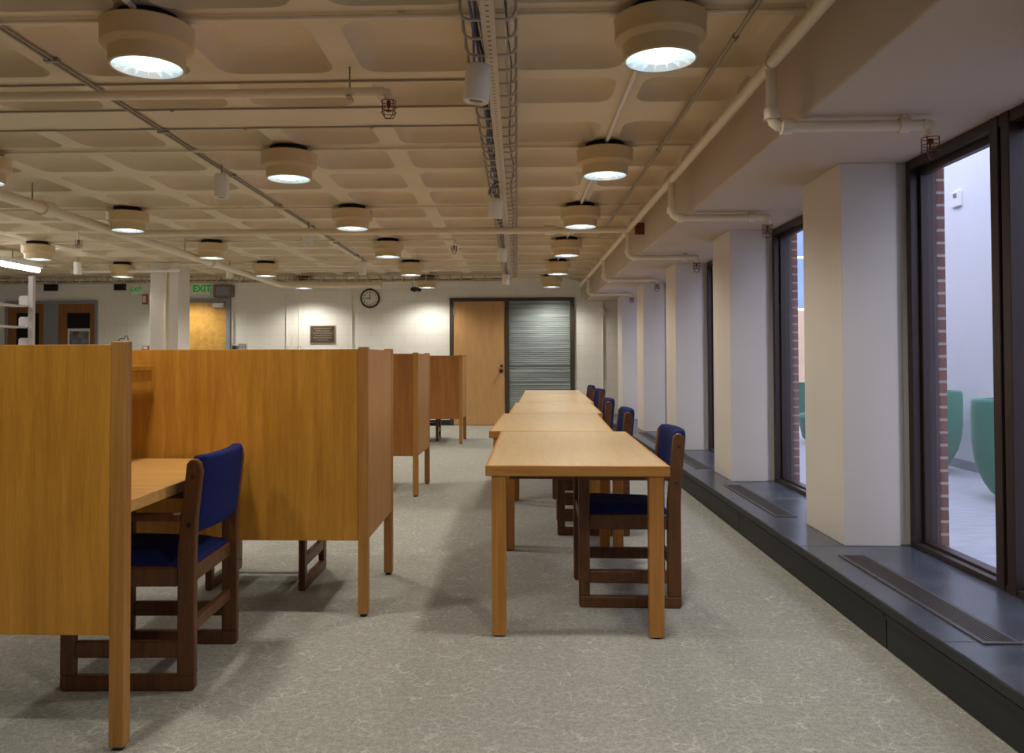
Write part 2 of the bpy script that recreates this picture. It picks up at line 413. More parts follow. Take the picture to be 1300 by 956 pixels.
for n, k in enumerate(range(-3, 4)):
    make_window(n + 1, PY + k * PD + PT, PY + (k + 1) * PD)

# linear grilles in the ledge
g0 = None
gl = {0: 'long black slotted floor grille in the slate ledge in front of the nearest window', 1: 'slotted grille in the slate ledge between the two nearest white pillars',
      2: 'slotted ledge grille beyond the second white pillar', 3: 'small far slotted ledge grille by the third pillar'}
for k in range(0, 5):
    yc = 3.563 + k * PD
    if g0 is None:
        g0 = thing('ledge_grille', gl[0], 'grille', (1.677, yc, SILL), 0, 'slotted grilles set in the window ledge')
        m = MB(); m.box(-.067, -.052, -.645, .645, 0, .006).box(.052, .067, -.645, .645, 0, .006).box(-.052, .052, -.645, -.625, 0, .006).box(-.052, .052, .625, .645, 0, .006)
        m.build('frame', 'grille_metal', g0)
        m = MB()
        for i in range(8): x = -.0455 + i * .013; m.box(x - .0024, x + .0024, -.625, .625, .0, .0055)
        for i in range(3): y = -.3 + i * .3; m.box(-.052, .052, y - .002, y + .002, .0, .002)
        m.build('bars', 'grille_metal', g0)
        MB().box(-.05, .05, -.624, .624, .0002, .001).build('slot_shade', 'dark_gap', g0)  # flat black sheet put in for the shade inside the slots
    elif k < 4: dup(g0, gl[k], (1.677, yc, SILL))

# ------------------------------------------------------------------ outside: atrium court
struct(MB().box(2.273, 9, FY - 6, 30, -.12, 0).build('court_floor', 'outdoor_floor'))
struct(MB().box(4.79, 5.0, FY - 6, 12.9, 0, 4.6).build('court_wall', 'outdoor_wall'))
struct(MB().box(4.775, 4.79, FY - 6, 12.9, 0, .10).build('court_baseboard', 'grey_frame'))
cw = sempty('court_end_wall')
MB().box(2.28, 9, 17.5, 17.7, 0, 2.2).build('tan_wall', 'outdoor_tan', cw)
m = MB()
for i in range(5):
    for j in range(2): m.box(2.3 + i * 1.3, 3.55 + i * 1.3, 17.5, 17.6, 2.25 + j * 1.1, 3.3 + j * 1.1)
m.build('panels', 'outdoor_glass', cw)
wb = thing('wall_switch', 'small white box fixed on the pale wall outside the nearest window', 'switch', (4.79, 9.05, 2.92))
MB().box(-.03, 0, -.09, .09, -.085, .085).build('back_box', 'white_plastic', wb, bevel=.008); MB().box(-.036, -.03, -.03, .03, .02, .06).build('button', 'grey_box', wb)

def pod_chair(label, loc, rz, first=[None]):
    if first[0]: return dup(first[0], label, loc, rz)
    r = thing('lounge_chair', label, 'chair', loc, rz, 'green lounge chairs in the court outside'); first[0] = r
    # U shaped shell open to +x, flaring upward
    prof = [(.0, .12), (.02, .165), (.07, .215), (.14, .255), (.24, .295), (.36, .322), (.50, .335), (.70, .338), (.82, .334), (.85, .322)]
    n = 34; a0 = math.radians(58); out = []; inn = []
    for z, rad in prof:
        for j in range(n):
            t = a0 + (2 * PI - 2 * a0) * j / (n - 1)
            sq = 1 / (abs(math.cos(t)) ** 3.2 + abs(math.sin(t)) ** 3.2) ** (1 / 3.2)
            out.append((rad * sq * math.cos(t), rad * sq * math.sin(t), z))
            q = rad - .055; inn.append((q * sq * math.cos(t), q * sq * math.sin(t), z))
    m = MB(); P = len(prof); fs = []
    for i in range(P - 1):
        for j in range(n - 1):
            fs.append((i * n + j, i * n + j + 1, (i + 1) * n + j + 1, (i + 1) * n + j))
            o_ = P * n; fs.append((o_ + i * n + j, o_ + (i + 1) * n + j, o_ + (i + 1) * n + j + 1, o_ + i * n + j + 1))
    for j in range(n - 1):
        for i in (0, P - 1): fs.append((i * n + j, i * n + j + 1, P * n + i * n + j + 1, P * n + i * n + j))
    for i in range(P - 1):
        for j in (0, n - 1): fs.append((i * n + j, (i + 1) * n + j, P * n + (i + 1) * n + j, P * n + i * n + j))
    m.add(out + inn, fs, True); m.build('shell', 'green_fabric', r, bevel=.012)
    m = MB()
    pr = [(.0, .05), (.16, .05), (.20, .09), (.24, .30), (.265, .36), (.255, .40), (.2, .425), (0, .43)]
    m.lathe(pr, 36, (.05, 0, 0)); m.build('seat_cushion', 'green_fabric', r)
    m = MB(); m.tube([(-.30, -.05, .30), (-.312, 0, .34), (-.30, .05, .30)], .006); m.build('seam', 'green_fabric', r)
    return r
pod_chair('green tub lounge chair nearest the window glass outside', (4.21, 6.99, 0), math.radians(20))
pod_chair('green tub lounge chair farther off against the pale wall, beside the brick edge', (4.33, 8.95, 0), math.radians(205))
pod_chair('green chair glimpsed through the second window past the first pillar', (4.25, 11.7, 0), math.radians(190))

# ------------------------------------------------------------------ downlights
spot = bpy.data.lights.new('downlight_beam', 'SPOT'); spot.energy = SPOT_W; spot.color = LAMP_COL
spot.spot_size = math.radians(150); spot.spot_blend = .62; spot.shadow_soft_size = .09
HZ = 2.44            # lens height
def make_downlight(label, x, y):
    r = thing('ceiling_light', label, 'ceiling light', (x, y, CEIL), 0, 'round drum downlights')
    # local z measured down from the rib plane
    m = MB(); m.lathe([(.0, -.004), (.13, -.004), (.13, -.045), (.0, -.045)], 36); m.build('mounting_plate', 'dark_gap', r)  # plate coloured near-black for the shaded gap above the drum
    m = MB(); m.lathe([(.03, -.045), (.184, -.045), (.192, -.048), (.192, -.054), (.188, -.056), (.188, -.130), (.185, -.136), (.160, -.152), (.156, -.156), (.153, -.214), (.149, -.220), (.143, -.220), (.143, -.165), (.03, -.16)], 56)
    m.build('housing', 'housing_paint', r)
    m = MB(); m.lathe([(.143, -.218), (.118, -.185), (.075, -.146), (.02, -.144)], 40)
    for j in range(16):
        t = 2 * PI * j / 16; c, s = math.cos(t), math.sin(t)
        m.add([(.064 * c, .064 * s, -.150), (.141 * c, .141 * s, -.150), (.141 * c, .141 * s, -.214), (.072 * c, .072 * s, -.205)], [(0, 1, 2, 3)])
    m.build('reflector', 'reflector', r)
    m = MB(); m.lathe([(.0, -.219), (.050, -.219), (.064, -.214), (.067, -.20), (.060, -.168), (0, -.166)], 36); m.build('lens', 'lens_glow', r)
    m = MB(); m.lathe([(.142, -.2195), (.147, -.222), (.149, -.2205)], 40); m.build('rim', 'metal_plate', r)
    l = bpy.data.objects.new('downlight_beam', spot); COL.objects.link(l); l.parent = r; l.location = (0, 0, -.235)
    return r
rowname = ['nearest', 'second', 'third', 'fourth', 'fifth', 'farthest']
colname = ['right-hand row beside the window soffit', 'row left of the cable tray', 'third row from the windows', 'leftmost row']
dl = None
for b in range(4):
    for a in range(-1 if b < 2 else 0, 6):
        x = XR - b * 3 * MOD; y = YR + a * 3 * MOD
        vis = a >= (0, 0, 1, 3)[b] and not (b == 3 and a == 5)
        lb = ('%s drum downlight of the %s' % (rowname[a], colname[b]) if b < 2 or a > (1 if b == 2 else 3) else
              ('drum downlight cut off by the left edge of the view' if b == 2 else 'drum downlight lit from beside by the fluorescent tube')) if vis else 'added drum downlight overhead, outside the view'
        if dl is None: dl = make_downlight(lb, x, y)
        else: dup(dl, lb, (x, y, CEIL))
# unseen drums added further left to light the stacks
for a in (0, 2, 4):
    dup(dl, 'added drum downlight overhead, outside the view', (XR - 4 * 3 * MOD, YR + a * 3 * MOD, CEIL))

# ------------------------------------------------------------------ conduits and pipes
def pipe(name, label, cat, segs, r, m, group=None, fit=None):
    """segs: list of polylines, first is the run; fit: coupling positions"""
    p0 = segs[0][0]; root = thing(name, label, cat, p0, 0, group)
    loc = lambda q: (q[0] - p0[0], q[1] - p0[1], q[2] - p0[2])
    MB().tube([loc(q) for q in segs[0]], r, 12).build('run', m, root)
    for sgm in segs[1:]: MB().tube([loc(q) for q in sgm], r, 12).build('branch', m, root)
    for q, ax in (fit or []):
        q = loc(q); d = Vector(ax) * r * 1.6
        MB().tube([Vector(q) - d, Vector(q) + d], r * 1.45, 12).build('coupling', m, root)
    return root
def cage(parent, c, h=.085, rad=.038):
    """red wire guard round a sprinkler head hanging below c (parent-local)"""
    x, y, z = c; m = MB()
    for j in range(4):
        t = PI / 4 + PI / 2 * j; dx, dy = math.cos(t), math.sin(t)
        m.tube([(x + dx * rad, y + dy * rad, z + .004), (x + dx * rad, y + dy * rad, z - h * .7), (x + dx * rad * .75, y + dy * rad * .75, z - h * .93), (x, y, z - h)], .0022, 6)
    for zz in (0, -.03, -.055):
        m.tube([(x + math.cos(2 * PI * j / 16) * rad, y + math.sin(2 * PI * j / 16) * rad, z + zz) for j in range(17)], .002, 6, False)
    g = m.build('wire_guard', 'cage_red', parent)
    m = MB(); m.lathe([(.001, .01), (.010, .01), (.010, -.02), (.004, -.03), (.004, -.045), (.014, -.047), (.014, -.05), (.001, -.05)], 14, (x, y, z)); m.build('sprinkler_head', 'cage_red', g)

for a in range(-1, 6):
    y = YR + a * 3 * MOD
    nm = ['', 'nearest', 'second', 'third', 'fourth', 'fifth', 'farthest'][a + 1]
    if a < 0: continue
    x0 = LX + .3
    pts = [(x0, y - .006, 2.642), (1.20, y - .006, 2.642)]
    fit = [((XR - (i + .5) * 3 * MOD, y - .006, 2.642), (1, 0, 0)) for i in range(4)]
    pipe('conduit', '%s thin cream conduit crossing the ceiling through a line of downlights' % nm, 'conduit', [pts], .010, 'pipe_paint', 'conduits feeding the downlights', fit)
pipe('conduit', 'thin dark joint line on the near edge of the wide flat ceiling rib', 'conduit', [[(LX + .3, 4.68, 2.648), (-.22, 4.68, 2.652)]], .006, 'conduit_metal', None, [((-2.0, 4.68, 2.648), (1, 0, 0))])  # this and the next two: dark tubes added to draw ceiling joint lines
pipe('conduit', 'thin dark joint line on the far edge of the wide flat ceiling rib', 'conduit', [[(LX + .3, 5.07, 2.648), (-.22, 5.07, 2.652)]], .006, 'conduit_metal', None, [((-1.7, 5.07, 2.648), (1, 0, 0)), ((-.9, 5.07, 2.648), (1, 0, 0))])
pipe('conduit', 'thin dark joint line just beyond the first row of ceiling pans', 'conduit', [[(LX + .3, 4.235, 2.648), (-.22, 4.235, 2.652)]], .006, 'conduit_metal')
# conduit bent round a downlight near the back
cb = XR - 3 * MOD
pipe('conduit', 'cream conduit that dips around a far downlight near the back wall', 'conduit', [[(-5.0, 12.95, 2.64), (cb - .5, 12.95, 2.64), (cb - .25, 12.9, 2.60), (cb, 12.88, 2.585), (cb + .25, 12.9, 2.60), (cb + .5, 12.95, 2.64), (-.25, 12.95, 2.64)]], .012, 'pipe_white')
pipe('conduit', 'cream conduit running from downlight to downlight in the right-hand row', 'conduit', [[(XR, FY + .1, 2.645), (XR, 14.1, 2.645)]], .0125, 'pipe_white')
pipe('conduit', 'short cream conduit entering the nearest downlight left of the cable tray', 'conduit', [[(XR - 3 * MOD, FY + .1, 2.645), (XR - 3 * MOD, 3.4, 2.645)]], .0125, 'pipe_white')
t = thing('twin_conduit', 'pair of thin dark conduits running away down the ceiling left of the tray', 'conduit', (-2.24, FY + .1, 2.648))
for dx in (-.013, .013): MB().tube([(dx, 0, 0), (dx, 16.2 - .6, 0)], .0075, 8).build('run', 'conduit_metal', t)
for i in range(12): MB().box(-.035, .035, 1 + i * 1.25, 1.03 + i * 1.25, -.010, .011).build('clip', 'conduit_metal', t)
pipe('conduit', 'dark metal conduit running away between the right downlights and the soffit', 'conduit', [[(.97, FY + .1, 2.625), (.97, 9.7, 2.625)]], .0105, 'conduit_metal', None,
     [((.97, y, 2.625), (0, 1, 0)) for y in (3.65, 5.63, 7.6, 7.95)])

# sprinkler pipe of small bore ending in a guarded head
r = pipe('sprinkler_pipe', 'cream sprinkler pipe across the ceiling ending in a red caged head left of the tray', 'pipe',
         [[(-3.925, 4.04, 2.53), (-.66, 4.04, 2.53)]], .024, 'pipe_paint')
ox = -.64 + 3.925
MB().tube([(ox - .03, 0, 0), (ox, 0, -.004), (ox + .005, 0, -.03), (ox + .005, 0, -.045)], .022, 12).build('elbow', 'pipe_paint', r)
cage(r, (ox + .005, 0, -.05))
for hx in (-.83, -3.0):
    MB().tube([(hx + 3.925, 0, .02), (hx + 3.925, 0, .128)], .005, 8).box(hx + 3.925 - .012, hx + 3.925 + .012, -.03, .03, -.03, -.024).build('hanger', 'conduit_metal', r)
r = pipe('sprinkler_pipe', 'thick cream pipe crossing the whole ceiling to a bracket on the soffit', 'pipe',
         [[(-3.925, 7.985, 2.452), (1.065, 7.985, 2.452)]], .033, 'pipe_paint', None, [((.32, 7.985, 2.452), (1, 0, 0))])
MB().box(5.07, 5.155, -.03, .03, -.05, .06).build('bracket', 'cage_red', r)
r = pipe('sprinkler_pipe', 'thick cream sprinkler main running away along the left ceiling to the back wall', 'pipe',
         [[(-3.985, FY + .1, 2.51), (-3.975, 13.50, 2.455), (-3.965, 13.60, 2.453), (-3.91, 13.67, 2.45), (-3.8, 13.7, 2.45), (-2.3, 13.7, 2.45)]], .046, 'pipe_paint', None,
         [((-3.979, 6.8, 2.478), (0, 1, 0)), ((-3.977, 10.6, 2.465), (0, 1, 0)), ((-2.35, 13.7, 2.45), (1, 0, 0))])
for hy in (6.5, 9.6):
    MB().tube([(.005, hy - FY, -.03), (.005, hy - FY, .15)], .006, 8).build('hanger', 'conduit_metal', r)
for (cx, cy, zz) in ((-.76, 9.91, 2.56), (-5.0, 9.19, 2.56), (-4.75, 7.03, 2.56)):
    r = thing('ceiling_sprinkler', {-.76: 'small red caged sprinkler head midway between the left downlights and the tray', -5.0: 'red caged sprinkler head near the leftmost downlights', -4.75: 'red caged sprinkler head above the thick left main'}[cx], 'sprinkler', (cx, cy, 2.66))
    MB().tube([(0, 0, 0), (0, 0, -.09)], .012, 10).build('drop_pipe', 'pipe_paint', r); cage(r, (0, 0, -.095))
pipe('conduit', 'short white pipe with a capped end high up left of the square column', 'pipe', [[(-6.62, 12.0, 2.52), (-5.0, 12.0, 2.52)]], .022, 'pipe_white', None, [((-6.60, 12.0, 2.52), (1, 0, 0))])

# pipe on the soffit face with a drop and a branch at every window
PX, PZ = 1.10, 2.47
root = thing('sprinkler_pipe', 'long cream pipe along the soffit face with a branch toward each window', 'pipe', (PX, FY + .1, PZ))
MB().tube([(0, 0, 0), (0, 14.2 - FY, 0)], .027, 14).build('run', 'pipe_paint', root)
for k in range(-2, 5):
    y = 3.56 + k * PD - (FY + .1); zb = 2.197 - PZ
    if y + FY > 14: continue
    MB().tube([(0, y, .0), (0, y, zb + .05), (.008, y, zb + .02), (.03, y, zb + .004), (.06, y, zb)], .024, 12).build('drop', 'pipe_paint', root)
    br = MB().tube([(.055, y, zb), (.66, y, zb)], .024, 12).build('branch', 'pipe_paint', root)
    for p, ax in (((.0, y, 0), (0, 1, 0)), ((.0, y, zb + .055), (0, 0, 1)), ((.062, y, zb), (1, 0, 0)), ((.56, y, zb), (1, 0, 0))):
        d = Vector(ax) * .022; MB().tube([Vector(p) - d, Vector(p) + d], .033, 12).build('fitting', 'pipe_paint', br)
    MB().tube([(.64, y, zb), (.668, y, zb - .004), (.672, y, zb - .03), (.672, y, zb - .05)], [.028, .03, .027, .025], 12).build('elbow', 'pipe_paint', br)
    MB().tube([(0.56, y, zb + .02), (.56, y, SOF - PZ)], .014, 8).build('hanger', 'pipe_paint', br)
    g = MB().box(.66, .684, y - .012, y + .012, zb - .06, zb - .05).build('collar', 'pipe_paint', root)
    cage(root, (.672, y, zb - .058), .09, .036)

# ------------------------------------------------------------------ cable trays
def cable_tray(label, p, length, axis, z, spacing, half=.108, jh=.085, rr=.0065):
    """spine with J shaped rungs to both sides, runs along local +x rotated to axis"""
    r = thing('cable_tray', label, 'cable tray', (p[0], p[1], z), PI / 2 if axis == 'Y' else 0)
    m = MB(); m.box(0, length, -.027, .027, -.004, 0).box(0, length, -.027, -.023, 0, .03).box(0, length, .023, .027, 0, .03); m.build('spine', 'strut_slotted', r)
    m = MB(); n = int(length / spacing)
    for i in range(n):
        x = .05 + i * spacing
        for s in (-1, 1):
            m.tube([(x, 0, .002), (x, s * (half - .035), .002), (x, s * (half - .012), .012), (x, s * half, .036), (x, s * half, jh)], rr, 6)
    for s in (-1, 1): m.tube([(0, s * half, jh - .006), (length, s * half, jh - .006)], rr * .6, 6)
    m.build('rungs', 'tray_metal', r)
    rnd = random.Random(int(length * 10)); 
    for q in range(9):
        s = 1 if q % 3 else -1; y0 = s * rnd.uniform(.036, .085); z0 = .012 + rnd.random() * .02; pts = []
        k = 0; x = 0
        while x < length:
            pts.append((x, max(-.095, min(.095, y0 + rnd.uniform(-.014, .014))), z0 + rnd.uniform(-.004, .02))); x += .32
        MB().tube(pts, rnd.choice((.0035, .005, .006)), 6).build('cable', rnd.choice(('cable_black', 'cable_black', 'cable_blue', 'tray_metal', 'conduit_metal')), r)
    for i in range(int(length / 1.8)):
        x = .9 + i * 1.8; MB().tube([(x, 0, 0), (x, 0, CEIL - z)], .006, 8).build('hanger', 'tray_metal', r)
    return r
ct = cable_tray('long cable tray with curled rungs and cables running down the middle of the ceiling', (-.108, FY + .1), 13.3 - FY, 'Y', 2.50, .185)
m = MB(); m.tube([(6.2 - FY, .07, .02), (6.25 - FY, .11, -.02), (6.0 - FY, .10, -.05), (5.85 - FY, .06, -.03), (5.9 - FY, .0, .01)], .006, 8); m.build('cable', 'cable_blue', ct)
cable_tray('cable tray crossing above the back wall from the left to the long tray', (-10.8, 14.0), 10.6, 'X', 2.53, .2, jh=.115, rr=.0095)

# ------------------------------------------------------------------ small cylinder fixtures
def cylinder(label, loc, tilt, stem, group, first={}):
    if group in first:
        c = copy_tree(first[group]); c['label'] = label; c['group'] = group
    else:
        c = thing('cylinder_fixture', label, 'fixture', loc, 0, group); first[group] = c
        MB().lathe([(.0, 0), (.046, 0), (.052, -.004), (.054, -.012), (.054, -.172), (.050, -.176), (.044, -.176), (.040, -.166), (.0, -.166)], 32).build('barrel', 'pipe_white', c)
        MB().lathe([(.0, -.167), (.026, -.167), (.028, -.170), (.012, -.172), (0, -.172)], 24).build('lens', 'grey_box', c)
        MB().tube([(0, 0, -.002), (0, 0, stem)], .007, 8).build('stem', 'conduit_metal', c)
    c.location = loc; c.rotation_euler = tilt; c.scale = (1.04, 1.04, .9) if 'tray' in group else (1, 1, 1); return c
for i, y in enumerate((3.50, 6.42, 9.3, 12.2)):
    cylinder('%s white cylinder fixture hanging under the long cable tray' % ('nearest', 'second', 'third', 'farthest')[i], (-.158, y, 2.462), (math.radians((3, 8, 8, 10)[i]), math.radians(6), 0), .028, 'cylinders under the cable tray')
for i, (x, y) in enumerate(((-2.205, 6.05), (-2.205, 8.6), (-2.205, 11.65), (-4.25, 12.0), (-6.2, 11.38))):
    cylinder(('nearest pale cylinder fixture hanging from the twin conduits', 'second pale cylinder hanging from the twin conduits', 'farthest pale cylinder hanging from the twin conduits, above the clock side',
              'pale cylinder hanging from the ceiling above the exit door', 'pale cylinder hanging left of the square column')[i], (x, y, 2.585), (0, 0, 0), .075, 'cylinders hanging from the ceiling')

# ------------------------------------------------------------------ reading tables
def make_table(label, x, y, z, rz, first=[None]):
    if first[0]: return dup(first[0], label, (x, y, 0), rz)
    r = thing('reading_table', label, 'table', (x, y, 0), rz, 'oak reading tables set end to end'); first[0] = r
    W, Ln = .791, 1.68
    MB().box(.012, W - .012, .012, Ln - .012, z - .046, z).build('tabletop', 'table_oak', r, bevel=.002)
    m = MB(); m.box(0, W, 0, .0118, z - .046, z - .0006).box(0, W, Ln - .0118, Ln, z - .046, z - .0006).box(0, .0118, .0118, Ln - .0118, z - .046, z - .0006).box(W - .0118, W, .0118, Ln - .0118, z - .046, z - .0006)
    m.build('edge_band', 'table_edge', r, bevel=.003)
    for yb in (.13, Ln - .15): MB().box(.10, W - .10, yb, yb + .02, z - .076, z - .046).build('batten', 'chair_wood', r)
    for a in (.026, W - .026 - .062):
        for b in (.012, Ln - .012 - .062):
            l = MB().box(a, a + .062, b, b + .062, .006, z - .046).build('leg', 'table_leg', r, bevel=.004)
            MB().lathe([(.0, .0), (.024, 0), (.026, .004), (.026, .007), (0, .007)], 16, (a + .031, b + .031, 0)).build('glide', 'black', l)
    return r
tl = ['nearest oak reading table with four square legs', 'second reading table, jutting out left of the nearest one', 'third reading table in the line, between the jutting one and the two farthest',
      'fourth reading table in the line', 'farthest reading table, its end toward the doors']
for i, (x, y, rz) in enumerate(((-.140, 3.555, -1.1), (-.183, 5.262, -2.2), (-.075, 6.965, -1.9), (.010, 8.665, -1.7), (.062, 10.36, -1.7))):
    make_table(tl[i], x, y, .74, math.radians(rz))

# ------------------------------------------------------------------ armchairs with sled frames
def make_chair(label, x, y, rz, group, first=[None]):
    """local: faces -x, width along y, floor at 0"""
    if first[0]: return dup(first[0], label, (x, y, 0), rz, group)
    r = thing('library_chair', label, 'chair', (x, y, 0), rz, group); first[0] = r
    H = .262
    for s in (-1, 1):
        ya, yb = (s * H, s * (H - .034)) if s > 0 else (s * H, s * (H - .034))
        y0, y1 = min(ya, yb), max(ya, yb)
        m = MB()
        m.box(-.245, -.192, y0, y1, .055, .635)                 # front upright
        # rear upright leaning back at the top
        prof = [(.180, .055), (.245, .055), (.245, .50), (.250, .62), (.262, .74), (.268, .79), (.262, .822), (.246, .838), (.226, .836), (.212, .82), (.204, .74), (.190, .62), (.180, .50)]
        m.prism(prof, y0, y1, 'Y')
        m.prism([(-.245, .014), (-.238, .0), (.238, .0), (.245, .014), (.245, .056), (-.245, .056)], y0, y1, 'Y')
        m.box(-.192, .180, y0 + .003, y1 - .003, .375, .445).box(-.192, .182, y0 + .003, y1 - .003, .118, .178)
        m.box(-.235, .190, y0 - .002, y1 + .002, .612, .640)
        f_ = m.build('side_frame', 'chair_wood', r, bevel=.006)
        for z in (.60, .775):
            yy = s * (H + .0005); MB().tube([(.222 + (z - .6) * .08, yy - s * .004, z), (.222 + (z - .6) * .08, yy + s * .001, z)], .008, 14).build('bolt', 'bolt_metal', f_)
    for (xx, z0, z1) in ((-.235, .39, .44), (.195, .375, .43), (.195, .19, .235)):
        MB().box(xx, xx + .024, -H + .035, H - .035, z0, z1).build('rail', 'chair_wood', r, bevel=.003)
    # seat cushion
    def pad(name, nx, ny, fn):
        top = []; bot = []
        for i in range(nx + 1):
            for j in range(ny + 1):
                a, b = fn(i / nx, j / ny); top.append(a); bot.append(b)
        n = len(top); fs = []; w_ = ny + 1
        for i in range(nx):
            for j in range(ny):
                q = (i * w_ + j, i * w_ + j + 1, (i + 1) * w_ + j + 1, (i + 1) * w_ + j); fs.append(q); fs.append(tuple(n + t for t in q[::-1]))
        for i in range(nx):
            for j in (0, ny): fs.append((i * w_ + j, (i + 1) * w_ + j, n + (i + 1) * w_ + j, n + i * w_ + j))
        for j in range(ny):
            for i in (0, nx): fs.append((i * w_ + j, i * w_ + j + 1, n + i * w_ + j + 1, n + i * w_ + j))
        o = MB().add(top + bot, fs, True).build(name, 'blue_fabric', r, bevel=.012, bseg=3); return o
    def seat(u, v):
        x_ = -.232 + .44 * u; y_ = (-1 + 2 * v) * (H - .037)
        e = min(1, min(u, 1 - u) * 6) ** .5; g = min(1, min(v, 1 - v) * 6) ** .5
        return (x_, y_, .452 + .036 * e * g - .012 * u), (x_, y_, .43)
    pad('seat_cushion', 14, 14, seat)
    def back(u, v):
        y_ = (-1 + 2 * v) * (H + (-.036 if 1 else 0)); z = .565 + .282 * u
        bow = .030 * (1 - (2 * v - 1) ** 2); lean = .217 + (z - .56) * .095
        e = min(1, min(u, 1 - u) * 8) ** .5; g = min(1, min(v, 1 - v) * 8) ** .5
        th = .024 + .008 * e * g
        xc = lean + bow
        return (xc - th, y_, z), (xc + th, y_, z)
    pad('backrest', 12, 18, back)
    return r
G1 = 'blue armchairs along the reading tables'; G2 = 'blue armchairs at the study carrels'
cl = ['blue armchair pushed under the nearest reading table', 'blue armchair at the second reading table', 'blue armchair third along the reading tables', 'blue armchair fourth along the reading tables, near the far end', 'farthest blue armchair along the reading tables']
for i, (bx, yn, rz) in enumerate(((.790, 3.99, -1), (.768, 5.60, -2), (.800, 7.03, -3), (.955, 9.32, 2), (.965, 10.6, -2))):
    make_chair(cl[i], bx - .247, yn + .262, math.radians(rz), G1)
make_chair('blue armchair pulled up to the nearest carrel desk', -1.425, 3.215, math.radians(1.7), G2)
make_chair('dark armchair mostly hidden behind the large carrel screen, sled runners showing below', -1.365, 4.485, math.radians(90), G2)
make_chair('dark armchair behind the last carrel, only its leg showing', -1.42, 12.2, math.radians(90), G2)

# ------------------------------------------------------------------ study carrels
def make_carrel(label, corner, rz, first=[None], W=1.29, Dp=.79, near=False):
    """local: origin at the right end of the back screen; screen runs to -x, sides run to +y"""
    if first[0] and not near: return dup(first[0], label, corner, rz)
    r = thing('study_carrel', label, 'carrel', corner, rz, 'wooden study carrels'); first[0] = first[0] or r
    P = .047; z0, z1 = .353, 1.248
    for (px, py) in (((-P, 0), (-P, Dp - P)) if near else ((-P, 0), (-P, Dp - P), (-W, 0), (-W, Dp - P))):
        l = MB().box(px, px + P, py, py + P, .012, 1.258).build('post', 'carrel_post', r, bevel=.004)
        MB().lathe([(0, 0), (.016, 0), (.018, .004), (.018, .013), (0, .013)], 14, (px + P / 2, py + P / 2, 0)).build('glide', 'black', l)
    MB().box(-W + P, -P, .004, .030, z0, z1).build('back_panel', 'carrel_panel', r, bevel=.002)
    for px in ((-.030,) if near else (-.030, -W + .004)):
        MB().box(px, px + .026, P, Dp - P, z0, z1).build('side_panel', 'carrel_panel' if near else 'carrel_side', r, bevel=.002)
    d = MB().box(-W + .031, -.031, .031, Dp - .06, .700, .74).build('desktop', 'carrel_desk', r, bevel=.002)
    MB().box(-W + .06, -.06, .08, .10, .62, .70).build('apron', 'carrel_post', r)
    s = MB().box(-W + .031, -.031, .031, .30, 1.150, 1.174).build('shelf', 'carrel_panel', r, bevel=.002)
    MB().box(-W + .031, -.031, .27, .292, 1.100, 1.150).build('shelf_lip', 'carrel_panel', s, bevel=.002)
    return r
c2 = make_carrel('large wooden carrel screen behind the blue chair, posts on both right corners', (-.699, 3.825, 0), 0)
c3 = make_carrel('smaller looking wooden carrel standing behind the large screen', (-.868, 7.149, 0), math.radians(-1.5))
c4 = make_carrel('farthest wooden carrel, in front of the wooden door', (-.775, 11.566, 0), math.radians(-.5))
wood('carrel_panel_brown', lin(128, 80, 34), lin(164, 106, 52), (9, 9, .55), .40)
for c in (c3, c4):
    for ch in c.children:
        if ch.name.startswith('back_panel'): ch.data = ch.data.copy(); ch.data.materials[0] = M['carrel_panel_brown']
# the nearest one is turned a quarter: its side panel faces us, desk opens to the right
make_carrel('nearest wooden carrel at the left edge, its desk opening to the right', (-2.0, 2.50, 0), -PI / 2, W=1.322, near=True)
wq = MB().tube([(0, 0, 0), (.008, .003, .010), (.018, 0, .013), (.028, -.003, .010), (.033, 0, .018), (.042, 0, .026), (.044, .004, .014), (.05, 0, .001)], .0022, 8)
o = wq.build('wire_scrap', 'black'); o.scale = (.65, .65, .65); o.location = (-1.243, 2.52, 1.2594); tag(o, 'small twisted black wire lying on top of the nearest carrel post', 'wire')

# ------------------------------------------------------------------ back wall: doors, signs, clock
Y0 = BACK
d1 = sempty('door_1')
m = MB(); m.box(-1.221, -1.155, Y0 - .05, Y0, 0, 2.305).box(.955, 1.031, Y0 - .05, Y0, 0, 2.305).box(-1.155, .955, Y0 - .05, Y0, 2.245, 2.305).box(-.222, -.150, Y0 - .05, Y0, 0, 2.245)
m.build('frame', 'door_frame_dark', d1, bevel=.004)
lf = MB().box(-1.152, -.225, Y0 - .035, Y0 - .001, .008, 2.242).build('leaf', 'door_wood', d1, bevel=.003)
m = MB()
for zz in (.25, 1.1, 2.05): m.box(-1.158, -1.135, Y0 - .052, Y0 - .035, zz - .06, zz + .06)
m.build('hinge', 'metal_plate', lf)
m = MB(); m.tube([(-.292, Y0 - .035, .985), (-.292, Y0 - .045, .985)], .038, 20).tube([(-.292, Y0 - .045, .985), (-.292, Y0 - .075, .985)], .014, 12).tube([(-.292, Y0 - .072, .985), (-.292, Y0 - .085, .985), (-.292, Y0 - .11, .985), (-.292, Y0 - .122, .985)], [.016, .03, .032, .018], 20)
m.build('knob', 'bolt_metal', lf)
MB().tube([(-.285, Y0 - .035, 1.075), (-.285, Y0 - .05, 1.075)], .024, 18).build('deadbolt', 'bolt_metal', lf)
m = MB(); n = 64
for i in range(n):
    z = .02 + i * (2.225 / n); t = random.uniform(.004, .012) if 20 < i < 34 else random.uniform(.008, .011)
    m.prism([(Y0 - .012, z), (Y0 - .012 - t, z + .008), (Y0 - .012, z + 2.225 / n)], -.145, .95, 'X')
